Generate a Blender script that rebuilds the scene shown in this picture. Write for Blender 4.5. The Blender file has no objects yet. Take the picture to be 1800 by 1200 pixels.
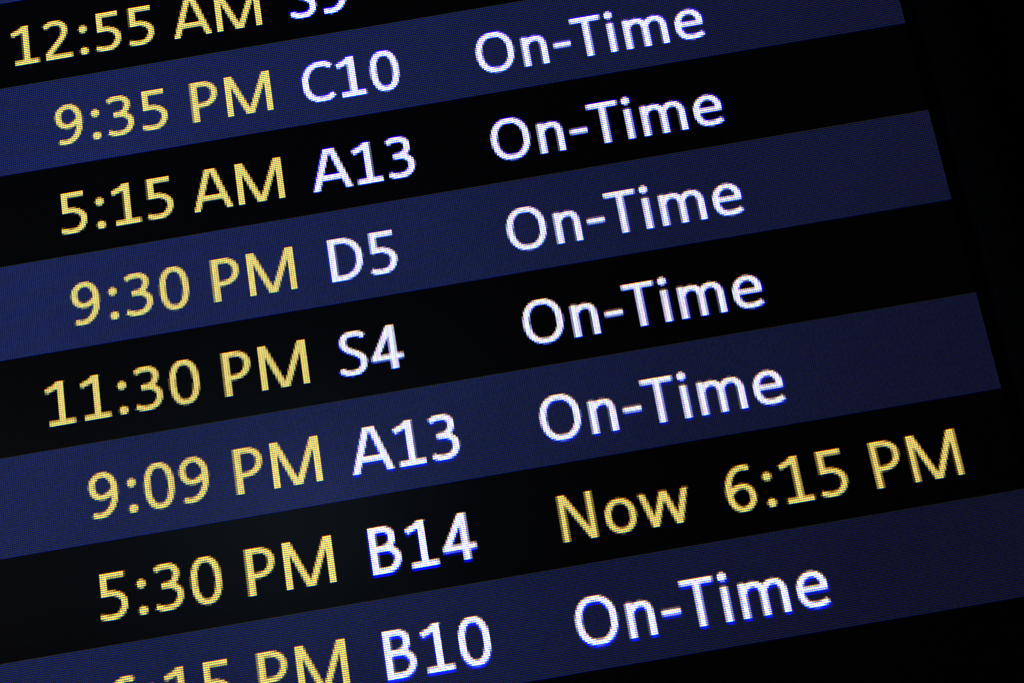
import bpy, math, random
from mathutils import Matrix, Vector
import numpy as np

# ------------------------------------------------------------------ scale
PX = 0.00053            # pitch of one display pixel in metres
ROW = 48                # display pixels per timetable row
RM = ROW * PX           # one row in metres
Z0 = 1.90               # height of the top of row 0 above the floor

scene = bpy.context.scene
col = scene.collection

# ------------------------------------------------------------------ camera
cam = bpy.data.cameras.new("camera")
cam.sensor_width = 36.0
cam.lens = 60.385
cam.clip_start = 0.005
cam.clip_end = 50.0
cam_o = bpy.data.objects.new("camera", cam)
col.objects.link(cam_o)
# position in rows, axes in world space
CAMPOS = (-0.258768, -16.19698, -9.856869)
RIGHT = (0.985789, 0.044043, -0.162115)
UP = (0.167831, -0.300351, 0.938947)
BACK = (-0.007337, -0.952811, -0.303475)
mw = Matrix.Identity(4)
for i, a in enumerate((RIGHT, UP, BACK)):
    v = Vector(a).normalized()
    for k in range(3):
        mw[k][i] = v[k]
for k in range(3):
    mw[k][3] = CAMPOS[k] * RM + (Z0 if k == 2 else 0.0)
cam_o.matrix_world = mw
cam.dof.use_dof = True
cam.dof.focus_distance = 17.9 * RM
cam.dof.aperture_fstop = 20.0
scene.camera = cam_o

# ------------------------------------------------------------------ dim hall light, lamps, exposure
world = bpy.data.worlds.new("World")
scene.world = world
world.use_nodes = True
bg = world.node_tree.nodes["Background"]
bg.inputs["Color"].default_value = (0.55, 0.70, 1.0, 1)
bg.inputs["Strength"].default_value = 0.0035

def area(name, loc, target, size, energy, color):
    l = bpy.data.lights.new(name, 'AREA')
    l.shape = 'RECTANGLE'; l.size = size[0]; l.size_y = size[1]
    l.energy = energy; l.color = color
    o = bpy.data.objects.new(name, l)
    col.objects.link(o)
    o.location = loc
    d = Vector(target) - Vector(loc)
    o.rotation_euler = d.to_track_quat('-Z', 'Y').to_euler()
    return o
# two ceiling lamps of the dim hall behind the camera; the matt screen mirrors them as soft patches
def mirrored(u, v, dist):
    """place from which a lamp is mirrored towards the camera at display pixel (u, v)"""
    p = Vector((u * PX, 0.0, Z0 - v * PX))
    d = (p - Vector(mw.translation)).normalized()
    return p + Vector((d.x, -d.y, d.z)) * dist, p
loc, p = mirrored(-125, 292, 1.9)
area("ceiling_lamp", loc, p, (0.26, 0.10), 0.13, (0.45, 0.68, 1.0))
loc, p = mirrored(-290, 270, 1.9)
area("ceiling_lamp", loc, p, (0.30, 0.30), 0.05, (0.95, 0.97, 1.0))

scene.view_settings.view_transform = 'Standard'
scene.view_settings.look = 'None'
scene.view_settings.exposure = 0.0
scene.view_settings.gamma = 1.0
scene.render.engine = 'CYCLES'
scene.cycles.use_denoising = False
scene.cycles.max_bounces = 4
scene.cycles.pixel_filter_type = 'BLACKMAN_HARRIS'
scene.cycles.filter_width = 1.45

# ------------------------------------------------------------------ node helpers
def new_mat(name):
    m = bpy.data.materials.new(name)
    m.use_nodes = True
    nt = m.node_tree
    for n in list(nt.nodes):
        nt.nodes.remove(n)
    return m, nt

class NT:
    def __init__(self, nt):
        self.nt = nt
    def n(self, t, **kw):
        node = self.nt.nodes.new(t)
        for k, v in kw.items():
            setattr(node, k, v)
        return node
    def put(self, sock, v):
        if isinstance(v, (int, float)):
            sock.default_value = v
        elif isinstance(v, tuple):
            sock.default_value = v
        else:
            self.nt.links.new(v, sock)
    def m(self, op, a, b=0.0, c=0.0):
        node = self.n('ShaderNodeMath', operation=op)
        for s, v in zip(node.inputs, (a, b, c)):
            self.put(s, v)
        return node.outputs[0]
    def ss(self, x, e0, e1, o0=0.0, o1=1.0):
        node = self.n('ShaderNodeMapRange', interpolation_type='SMOOTHSTEP')
        self.put(node.inputs['Value'], x)
        self.put(node.inputs['From Min'], e0); self.put(node.inputs['From Max'], e1)
        self.put(node.inputs['To Min'], o0); self.put(node.inputs['To Max'], o1)
        return node.outputs[0]

# ------------------------------------------------------------------ the monitor
monitor = bpy.data.objects.new("departure_monitor", None)
monitor.empty_display_size = 0.05
col.objects.link(monitor)
monitor.location = (0, 0, Z0)
monitor["label"] = "dark flight information monitor with striped blue and black timetable rows and thin black bezel"
monitor["category"] = "monitor"

# --- material of the lit display: every pixel is three stacked sub-pixels (red over green over blue)
def display_material():
    m, nt = new_mat("lcd_display")
    h = NT(nt)
    tc = h.n('ShaderNodeTexCoord', object=monitor)
    sep = h.n('ShaderNodeSeparateXYZ')
    nt.links.new(tc.outputs['Object'], sep.inputs[0])
    u = h.m('DIVIDE', sep.outputs['X'], PX)
    v = h.m('DIVIDE', sep.outputs['Z'], -PX)
    fx = h.m('FRACT', u)
    fy = h.m('FRACT', v)
    ax = h.m('ABSOLUTE', h.m('SUBTRACT', fx, 0.5))
    colm = h.ss(ax, 0.26, 0.50, 1.0, 0.22)
    def stripe(c):
        a = h.m('ABSOLUTE', h.m('SUBTRACT', fy, c))
        a = h.m('MINIMUM', a, h.m('SUBTRACT', 1.0, a))
        return h.ss(a, 0.07, 0.29, 1.0, 0.0)
    att = h.n('ShaderNodeAttribute', attribute_type='GEOMETRY', attribute_name='level')
    sc_ = h.n('ShaderNodeSeparateColor')
    nt.links.new(att.outputs['Color'], sc_.inputs[0])
    # cloudy uneven backlight; viewing-angle dimming towards right and bottom is painted into the emission
    ui = h.m('FLOOR', u); vi = h.m('FLOOR', v)
    noise = h.n('ShaderNodeTexNoise', noise_dimensions='2D')
    nco = h.n('ShaderNodeCombineXYZ')
    nt.links.new(h.m('DIVIDE', u, 110.0), nco.inputs[0]); nt.links.new(h.m('DIVIDE', v, 90.0), nco.inputs[1])
    nt.links.new(nco.outputs[0], noise.inputs['Vector'])
    noise.inputs['Scale'].default_value = 1.0
    noise.inputs['Detail'].default_value = 1.0
    cloud = h.m('MULTIPLY_ADD', h.m('SUBTRACT', noise.outputs[0], 0.5), 0.28, 1.0)
    fall = h.ss(u, -260.0, 230.0, 1.62, 0.58)
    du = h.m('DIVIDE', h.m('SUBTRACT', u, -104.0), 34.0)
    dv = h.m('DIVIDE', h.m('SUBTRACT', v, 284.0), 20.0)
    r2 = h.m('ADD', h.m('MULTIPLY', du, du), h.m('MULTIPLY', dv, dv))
    spot = h.m('MULTIPLY_ADD', h.m('EXPONENT', h.m('MULTIPLY', r2, -1.0)), 0.30, 1.0)  # brighter oval patch added to the emission
    # each pixel differs a little from the next one
    wn = h.n('ShaderNodeTexWhiteNoise', noise_dimensions='2D')
    wco = h.n('ShaderNodeCombineXYZ')
    nt.links.new(ui, wco.inputs[0]); nt.links.new(vi, wco.inputs[1])
    nt.links.new(wco.outputs[0], wn.inputs['Vector'])
    jit = h.m('MULTIPLY_ADD', wn.outputs['Value'], 0.22, 0.89)
    # the fall-off is strong in the dark tones and slight in the bright ones
    down = h.ss(v, 120.0, 470.0, 1.05, 0.66)
    bright = h.m('MINIMUM', 1.0, sc_.outputs[0])
    def dim(e):
        fd = h.m('POWER', h.m('MULTIPLY', fall, down), e)
        return h.m('ADD', fd, h.m('MULTIPLY', h.m('SUBTRACT', 1.0, fd), bright))
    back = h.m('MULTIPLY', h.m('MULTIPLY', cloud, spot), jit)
    gain = h.m('MULTIPLY', h.m('MULTIPLY', back, colm), 3.4)
    comb = h.n('ShaderNodeCombineColor')
    for i, (c, e) in enumerate(((0.28, 0.55), (0.46, 0.80), (0.80, 1.05))):
        nt.links.new(h.m('MULTIPLY', h.m('MULTIPLY', h.m('MULTIPLY', sc_.outputs[i], stripe(c)), gain), dim(e)), comb.inputs[i])
    bs = h.n('ShaderNodeBsdfPrincipled')
    bs.inputs['Base Color'].default_value = (0.006, 0.006, 0.007, 1)
    bs.inputs['Roughness'].default_value = 0.24
    bs.inputs['IOR'].default_value = 1.45
    nt.links.new(comb.outputs[0], bs.inputs['Emission Color'])
    bs.inputs['Emission Strength'].default_value = 1.0
    out = h.n('ShaderNodeOutputMaterial')
    nt.links.new(bs.outputs[0], out.inputs[0])
    return m
LCD = display_material()

def plastic(name, base, rough, bump=0.0, scale=900.0):
    m, nt = new_mat(name)
    h = NT(nt)
    bs = h.n('ShaderNodeBsdfPrincipled')
    bs.inputs['Base Color'].default_value = base
    tc = h.n('ShaderNodeTexCoord')
    nz = h.n('ShaderNodeTexNoise')
    nz.inputs['Scale'].default_value = scale
    nz.inputs['Detail'].default_value = 3.0
    nt.links.new(tc.outputs['Object'], nz.inputs['Vector'])
    nt.links.new(h.m('MULTIPLY_ADD', nz.outputs[0], 0.25, rough - 0.12), bs.inputs['Roughness'])
    if bump:
        b = h.n('ShaderNodeBump')
        b.inputs['Strength'].default_value = bump
        b.inputs['Distance'].default_value = 0.0003
        nt.links.new(nz.outputs[0], b.inputs['Height'])
        nt.links.new(b.outputs[0], bs.inputs['Normal'])
    out = h.n('ShaderNodeOutputMaterial')
    nt.links.new(bs.outputs[0], out.inputs[0])
    return m
BEZEL = plastic("bezel_plastic", (0.045, 0.048, 0.055, 1), 0.45, 0.35)
CASE = plastic("case_plastic", (0.012, 0.012, 0.013, 1), 0.6, 0.3)
MASK = plastic("black_mask", (0.004, 0.004, 0.004, 1), 0.55)
WALL = plastic("wall_paint", (0.010, 0.010, 0.012, 1), 0.75, 0.3, 60.0)

def link(o, parent=None):
    col.objects.link(o)
    if parent is not None:
        o.parent = parent
    return o

def quads(name, cells, levels, origin, depth, mat, parent):
    """a sheet of display pixels; cells are (u0, v0, u1, v1) in display pixels, origin a whole pixel"""
    verts, faces = [], []
    ou, ov = origin
    for (u0, v0, u1, v1) in cells:
        b = len(verts)
        verts += [((u0 - ou) * PX, 0, -(v0 - ov) * PX), ((u0 - ou) * PX, 0, -(v1 - ov) * PX),
                  ((u1 - ou) * PX, 0, -(v1 - ov) * PX), ((u1 - ou) * PX, 0, -(v0 - ov) * PX)]
        faces.append((b, b + 1, b + 2, b + 3))
    me = bpy.data.meshes.new(name)
    me.from_pydata(verts, [], faces)
    at = me.attributes.new('level', 'FLOAT_COLOR', 'FACE')
    at.data.foreach_set('color', np.array([(*l, 1.0) for l in levels], dtype=np.float32).ravel())
    me.materials.append(mat)
    o = bpy.data.objects.new(name, me)
    link(o, parent)
    return o

# ------------------------------------------------------------------ letter shapes (strokes in em units, y up)
WV, WH = 0.086, 0.074      # stem and bar weight
CAP, XH = 0.640, 0.470

def sp(pts, n=6):
    """smooth curve through points"""
    P = [np.array(p, float) for p in pts]
    P = [2 * P[0] - P[1]] + P + [2 * P[-1] - P[-2]]
    out = []
    for i in range(1, len(P) - 2):
        for k in range(n):
            t = k / n
            a, b, c, d = P[i - 1], P[i], P[i + 1], P[i + 2]
            out.append(0.5 * (2 * b + (c - a) * t + (2 * a - 5 * b + 4 * c - d) * t * t + (3 * b - a - 3 * c + d) * t ** 3))
    out.append(P[-2])
    return [tuple(q) for q in out]

def ring(cx, cy, rx, ry, e=2.35, n=44):
    r = []
    for k in range(n + 1):
        a = 2 * math.pi * k / n
        c, s = math.cos(a), math.sin(a)
        r.append((cx + rx * math.copysign(abs(c) ** (2 / e), c), cy + ry * math.copysign(abs(s) ** (2 / e), s)))
    return r

SIX = sp([(.402, .588), (.335, .602), (.262, .594), (.182, .548), (.122, .46), (.092, .345), (.095, .2), (.135, .1),
          (.2, .045), (.268, .036), (.338, .06), (.392, .12), (.408, .2), (.385, .285), (.335, .335), (.262, .35),
          (.18, .325), (.098, .258)])
# glyph: advance, strokes, bars (x0, y0, x1, y1), dots (x, y, r), clip (low, high)
G = {
 '0': (.507, [ring(.2535, .318, .167, .288)], [], [], None),
 '1': (.507, [[(.30, .655), (.205, .567), (.060, .508)]], [(.225, 0, .315, CAP), (.085, 0, .452, .074)], [], (0, CAP)),
 '2': (.507, [sp([(.068, .548), (.13, .588), (.2, .603), (.288, .588), (.345, .535), (.358, .455), (.332, .37), (.265, .28), (.165, .17), (.075, .075)])],
       [(.052, 0, .455, .076)], [], (0, CAP)),
 '3': (.507, [sp([(.078, .568), (.15, .6), (.225, .604), (.305, .584), (.352, .53), (.353, .458), (.318, .39), (.25, .352), (.15, .344)]),
              sp([(.15, .342), (.255, .336), (.335, .305), (.386, .245), (.388, .16), (.345, .085), (.265, .044), (.165, .036), (.055, .07)])], [], [], None),
 '4': (.507, [[(.062, .16), (.345, .66)]], [(.295, 0, .385, CAP), (.028, .14, .478, .214)], [], (0, CAP)),
 '5': (.507, [sp([(.095, .352), (.19, .362), (.265, .354), (.343, .317), (.39, .25), (.39, .17), (.35, .09), (.27, .044), (.165, .037), (.062, .062)])],
       [(.080, CAP - .076, .412, CAP), (.080, .318, .166, CAP)], [], None),
 '6': (.507, [SIX], [], [], None),
 '9': (.507, [[(.490 - x, .636 - y) for x, y in SIX]], [], [], None),
 ':': (.267, [], [], [(.134, .060, .062), (.134, .422, .062)], None),
 '-': (.306, [], [(.030, .220, .276, .296)], [], None),
 'A': (.579, [[(.028, -.05), (.275, .69)], [(.551, -.05), (.304, .69)]], [(.13, .158, .45, .232)], [], (0, CAP)),
 'B': (.544, [sp([(.1, CAP - .037), (.25, CAP - .037), (.345, .582), (.393, .525), (.39, .435), (.345, .368), (.26, .345), (.1, .345)], 4),
              sp([(.1, .34), (.285, .338), (.385, .31), (.44, .25), (.446, .165), (.40, .085), (.30, .040), (.1, .038)], 4)],
       [(.085, 0, .175, CAP)], [], (0, CAP)),
 'C': (.533, [sp([(.492, .552), (.42, .594), (.335, .604), (.222, .572), (.14, .49), (.1, .385), (.094, .3), (.108, .19), (.155, .1), (.235, .046), (.335, .034), (.42, .048), (.495, .092)])], [], [], None),
 'D': (.615, [sp([(.1, CAP - .037), (.26, CAP - .037), (.385, .572), (.472, .495), (.514, .39), (.517, .29), (.488, .175), (.415, .088), (.31, .045), (.23, .038), (.1, .038)], 4)],
       [(.085, 0, .175, CAP)], [], (0, CAP)),
 'M': (.855, [[(.125, .70), (.444, -.06)], [(.730, .70), (.411, -.06)]], [(.085, 0, .173, CAP), (.682, 0, .770, CAP)], [], (0, CAP)),
 'N': (.646, [[(.103, .70), (.543, -.06)]], [(.085, 0, .173, CAP), (.473, 0, .561, CAP)], [], (0, CAP)),
 'O': (.662, [ring(.331, .318, .238, .288, 2.25)], [], [], None),
 'P': (.517, [sp([(.1, CAP - .037), (.25, CAP - .037), (.355, .58), (.42, .515), (.43, .42), (.395, .33), (.31, .276), (.21, .262), (.1, .262)], 4)],
       [(.085, 0, .175, CAP)], [], (0, CAP)),
 'S': (.459, [sp([(.398, .56), (.33, .595), (.24, .604), (.15, .578), (.106, .515), (.108, .45), (.145, .39), (.215, .345), (.29, .305), (.355, .25), (.375, .18), (.35, .1), (.285, .05), (.2, .034), (.115, .046), (.04, .086)])], [], [], None),
 'T': (.487, [], [(.018, CAP - .076, .470, CAP), (.199, 0, .289, CAP)], [], None),
 'e': (.498, [sp([(.42, .250), (.418, .315), (.385, .39), (.33, .43), (.255, .441), (.17, .41), (.112, .34), (.092, .24), (.105, .14), (.155, .065), (.24, .034), (.335, .036), (.438, .068)])],
       [(.092, .215, .455, .278)], [], None),
 'i': (.229, [], [(.070, 0, .160, XH)], [(.115, .600, .060)], None),
 'm': (.799, [sp([(.13, .335), (.172, .395), (.23, .43), (.288, .434), (.352, .41), (.395, .335), (.4, .24), (.4, .1), (.4, 0)]),
              sp([(.40, .335), (.447, .395), (.505, .43), (.563, .434), (.627, .41), (.67, .335), (.675, .24), (.675, .1), (.675, 0)])],
       [(.081, 0, .168, XH)], [], (0, 1)),
 'n': (.525, [sp([(.13, .335), (.18, .395), (.243, .43), (.305, .434), (.365, .408), (.395, .34), (.4, .24), (.4, .1), (.4, 0)])],
       [(.081, 0, .168, XH)], [], (0, 1)),
 'o': (.527, [ring(.2635, .234, .172, .203, 2.15)], [], [], None),
 'w': (.715, [[(.042, .52), (.207, -.05)], [(.1745, -.05), (.3725, .52)], [(.3425, .52), (.5405, -.05)], [(.508, -.05), (.673, .52)]], [], [], (0, XH)),
 ' ': (.226, [], [], [], None),
}
NAMES = {':': 'colon', '-': 'hyphen'}
EMX, EMY = 33.5, 34.3       # em size in display pixels

def coverage(ch, dx):
    """share of each display pixel that the letter fills, on a grid around the pen position; dx = fraction of the pen"""
    adv, strokes, bars, dots, clip = G[ch]
    W = int(adv * EMX) + 6
    u0, v0, v1 = -2, -25, 4          # pixel rows above and below the baseline
    S = 5
    us = (np.arange((W - u0) * S) + 0.5) / S + u0
    vs = (np.arange((v1 - v0) * S) + 0.5) / S + v0
    X = ((us - dx) / EMX)[None, :].repeat(len(vs), 0)
    Y = (-vs / EMY)[:, None].repeat(len(us), 1)
    I = np.zeros(X.shape, bool)
    for st in strokes:
        last = len(st) - 2
        closed = math.dist(st[0], st[-1]) < 1e-6
        for i in range(len(st) - 1):
            (x0, y0), (x1, y1) = st[i], st[i + 1]
            L = math.hypot(x1 - x0, y1 - y0)
            if L < 1e-9:
                continue
            tx, ty = (x1 - x0) / L, (y1 - y0) / L
            w = 0.5 * math.sqrt((WV * ty) ** 2 + (WH * tx) ** 2)
            t = (X - x0) * tx + (Y - y0) * ty
            lo = 0 if (i == 0 and not closed) else -w * 0.7
            hi = L if (i == last and not closed) else L + w * 0.7
            d = np.abs((X - x0) * -ty + (Y - y0) * tx)
            over = np.maximum(np.maximum(-t, t - L), 0)
            I |= (np.hypot(d, over) <= w) & (t >= lo) & (t <= hi)
    if clip:
        I &= (Y >= clip[0]) & (Y <= clip[1])
    for (a, b, c, d) in bars:
        I |= (X >= a) & (X <= c) & (Y >= b) & (Y <= d)
    for (a, b, r) in dots:
        I |= np.hypot(X - a, Y - b) <= r
    c = I.reshape(v1 - v0, S, W - u0, S).mean((1, 3))
    return c, u0, v0

def shifted(c, su, sv):
    """coverage moved by a part of a pixel"""
    def sh(a, s, ax):
        k = math.floor(s); f = s - k
        return (1 - f) * np.roll(a, k, ax) + f * np.roll(a, k + 1, ax)
    return sh(sh(c, su, 1), sv, 0)

BLUE = (0.0082, 0.0120, 0.0510)
BLACK = (0.0006, 0.0006, 0.0008)
YELLOW = (0.86, 0.66, 0.175)
WHITE = (1.22, 1.22, 1.75)
BASE = 37                   # baseline below the top of its row

def write(text, pen, row_index, colour, ground, parent):
    for ch in text:
        adv = G[ch][0] * EMX
        if ch != ' ':
            iu = math.floor(pen)
            c, u0, v0 = coverage(ch, pen - iu)
            bv = row_index * ROW + BASE
            # lens colour fringe painted into white letters: blue coverage shifted outward from the middle
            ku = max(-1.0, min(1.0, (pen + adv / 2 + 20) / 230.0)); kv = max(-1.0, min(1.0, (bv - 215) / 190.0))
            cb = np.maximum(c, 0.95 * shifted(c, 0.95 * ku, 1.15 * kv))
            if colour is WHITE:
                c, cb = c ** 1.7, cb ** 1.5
            else:
                c = c ** 1.65
                cb = c
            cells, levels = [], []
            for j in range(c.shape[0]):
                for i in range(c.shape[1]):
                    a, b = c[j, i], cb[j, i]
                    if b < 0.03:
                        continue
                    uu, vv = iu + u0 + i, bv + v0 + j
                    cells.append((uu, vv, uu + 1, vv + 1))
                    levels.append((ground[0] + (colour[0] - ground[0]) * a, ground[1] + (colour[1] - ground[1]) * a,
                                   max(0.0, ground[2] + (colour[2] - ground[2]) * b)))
            kind = NAMES.get(ch, 'digit' if ch.isdigit() else 'letter')
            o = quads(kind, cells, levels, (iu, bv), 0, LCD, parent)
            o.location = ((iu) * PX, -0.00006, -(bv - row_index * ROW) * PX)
        pen += adv

def width(t):
    return sum(G[c][0] for c in t) * EMX

U_LEFT, U_RIGHT = -866, 214     # lit area of the panel
ROWS = {0: ("12:55 AM", "S9", None), 1: ("9:35 PM", "C10", "On-Time"), 2: ("5:15 AM", "A13", "On-Time"),
        3: ("9:30 PM", "D5", "On-Time"), 4: ("11:30 PM", "S4", "On-Time"), 5: ("9:09 PM", "A13", "On-Time"),
        6: ("5:30 PM", "B14", "Now  6:15 PM"), 7: ("6:15 PM", "B10", "On-Time")}
TIME_RIGHT, GATE_LEFT, STATUS_LEFT = -101.2, -89.7, -1.3
random.seed(4)
for r in range(-2, 11):
    blue = r % 2 == 1
    ground = BLUE if blue else BLACK
    row = quads("timetable_row", [(U_LEFT, r * ROW, U_RIGHT, (r + 1) * ROW)], [ground], (0, r * ROW), 0, LCD, monitor)
    row.location = (0, 0, -r * ROW * PX)
    t = ROWS.get(r)
    tone = "navy blue" if blue else "black"
    if t:
        row["label"] = "%s row reading %s" % (tone, " ".join(x for x in t if x).replace("  ", " "))
        write(t[0], TIME_RIGHT - width(t[0]), r, YELLOW, ground, row)
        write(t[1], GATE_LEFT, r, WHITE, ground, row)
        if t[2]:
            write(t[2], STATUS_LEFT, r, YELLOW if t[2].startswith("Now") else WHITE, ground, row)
    else:
        row["label"] = "%s row without any writing in view" % tone

# ------------------------------------------------------------------ panel glass edge, bezel and case
def box_verts(x0, x1, y0, y1, z0, z1):
    return [(x0, y0, z0), (x1, y0, z0), (x1, y1, z0), (x0, y1, z0), (x0, y0, z1), (x1, y0, z1), (x1, y1, z1), (x0, y1, z1)]
BOX_F = [(0, 3, 2, 1), (4, 5, 6, 7), (0, 1, 5, 4), (1, 2, 6, 5), (2, 3, 7, 6), (3, 0, 4, 7)]

def mesh_obj(name, verts, faces, mat, parent, bevel=0.0):
    me = bpy.data.meshes.new(name)
    me.from_pydata(verts, [], faces)
    me.materials.append(mat)
    o = bpy.data.objects.new(name, me)
    link(o, parent)
    if bevel:
        b = o.modifiers.new("bevel", 'BEVEL'); b.width = bevel; b.segments = 3
        for pl in me.polygons:
            pl.use_smooth = True
    return o

XL, XR = U_LEFT * PX, U_RIGHT * PX
ZT, ZB = 14 * ROW * PX, -26 * ROW * PX      # lit area from 14 rows above to 26 rows below (1920 pixels)
mesh_obj("screen_panel", box_verts(XL - 0.004, XR + 0.004, 0.0001, 0.006, ZB - 0.004, ZT + 0.004), BOX_F, MASK, monitor)

def rail(profile, a, b, inward):
    """bezel rail: profile (out, y) swept from corner a to b, mitred"""
    ax, az = a; bx, bz = b
    d = Vector((bx - ax, bz - az)).normalized()
    n = Vector(inward)
    verts = []
    for (px_, pz_), s in (((ax, az), -1), ((bx, bz), 1)):
        for (o_, y) in profile:
            verts.append((px_ - n.x * o_ + d.x * o_ * s, y, pz_ - n.y * o_ + d.y * o_ * s))
    k = len(profile)
    faces = [(i, (i + 1) % k, k + (i + 1) % k, k + i) for i in range(k)]
    faces += [tuple(range(k - 1, -1, -1)), tuple(range(k, 2 * k))]
    return verts, faces
# out from the lit area, y towards the hall is negative
PROF = [(0.0028, 0.0003), (0.0030, -0.0012), (0.0036, -0.0022), (0.0046, -0.0027), (0.0086, -0.0030), (0.0122, -0.0030),
        (0.0131, -0.0027), (0.0136, -0.0018), (0.0137, 0.0060), (0.0028, 0.0060)]
corners = [(XL, ZT), (XR, ZT), (XR, ZB), (XL, ZB)]
for i, inw in enumerate(((0, -1), (-1, 0), (0, 1), (1, 0))):
    v, f = rail(PROF, corners[i], corners[(i + 1) % 4], inw)
    o = mesh_obj("bezel_rail", v, f, BEZEL, monitor)
# case behind the bezel, a little wider than it
o = mesh_obj("back_case", box_verts(XL - 0.0205, XR + 0.0205, 0.0061, 0.055, ZB - 0.0205, ZT + 0.0205), BOX_F, CASE, monitor, 0.002)
# dark wall that carries the monitor
wall = mesh_obj("wall", box_verts(-2.4, 2.4, 0.0551, 0.155, 0.0, 3.0), BOX_F, WALL, None)
wall["kind"] = "structure"
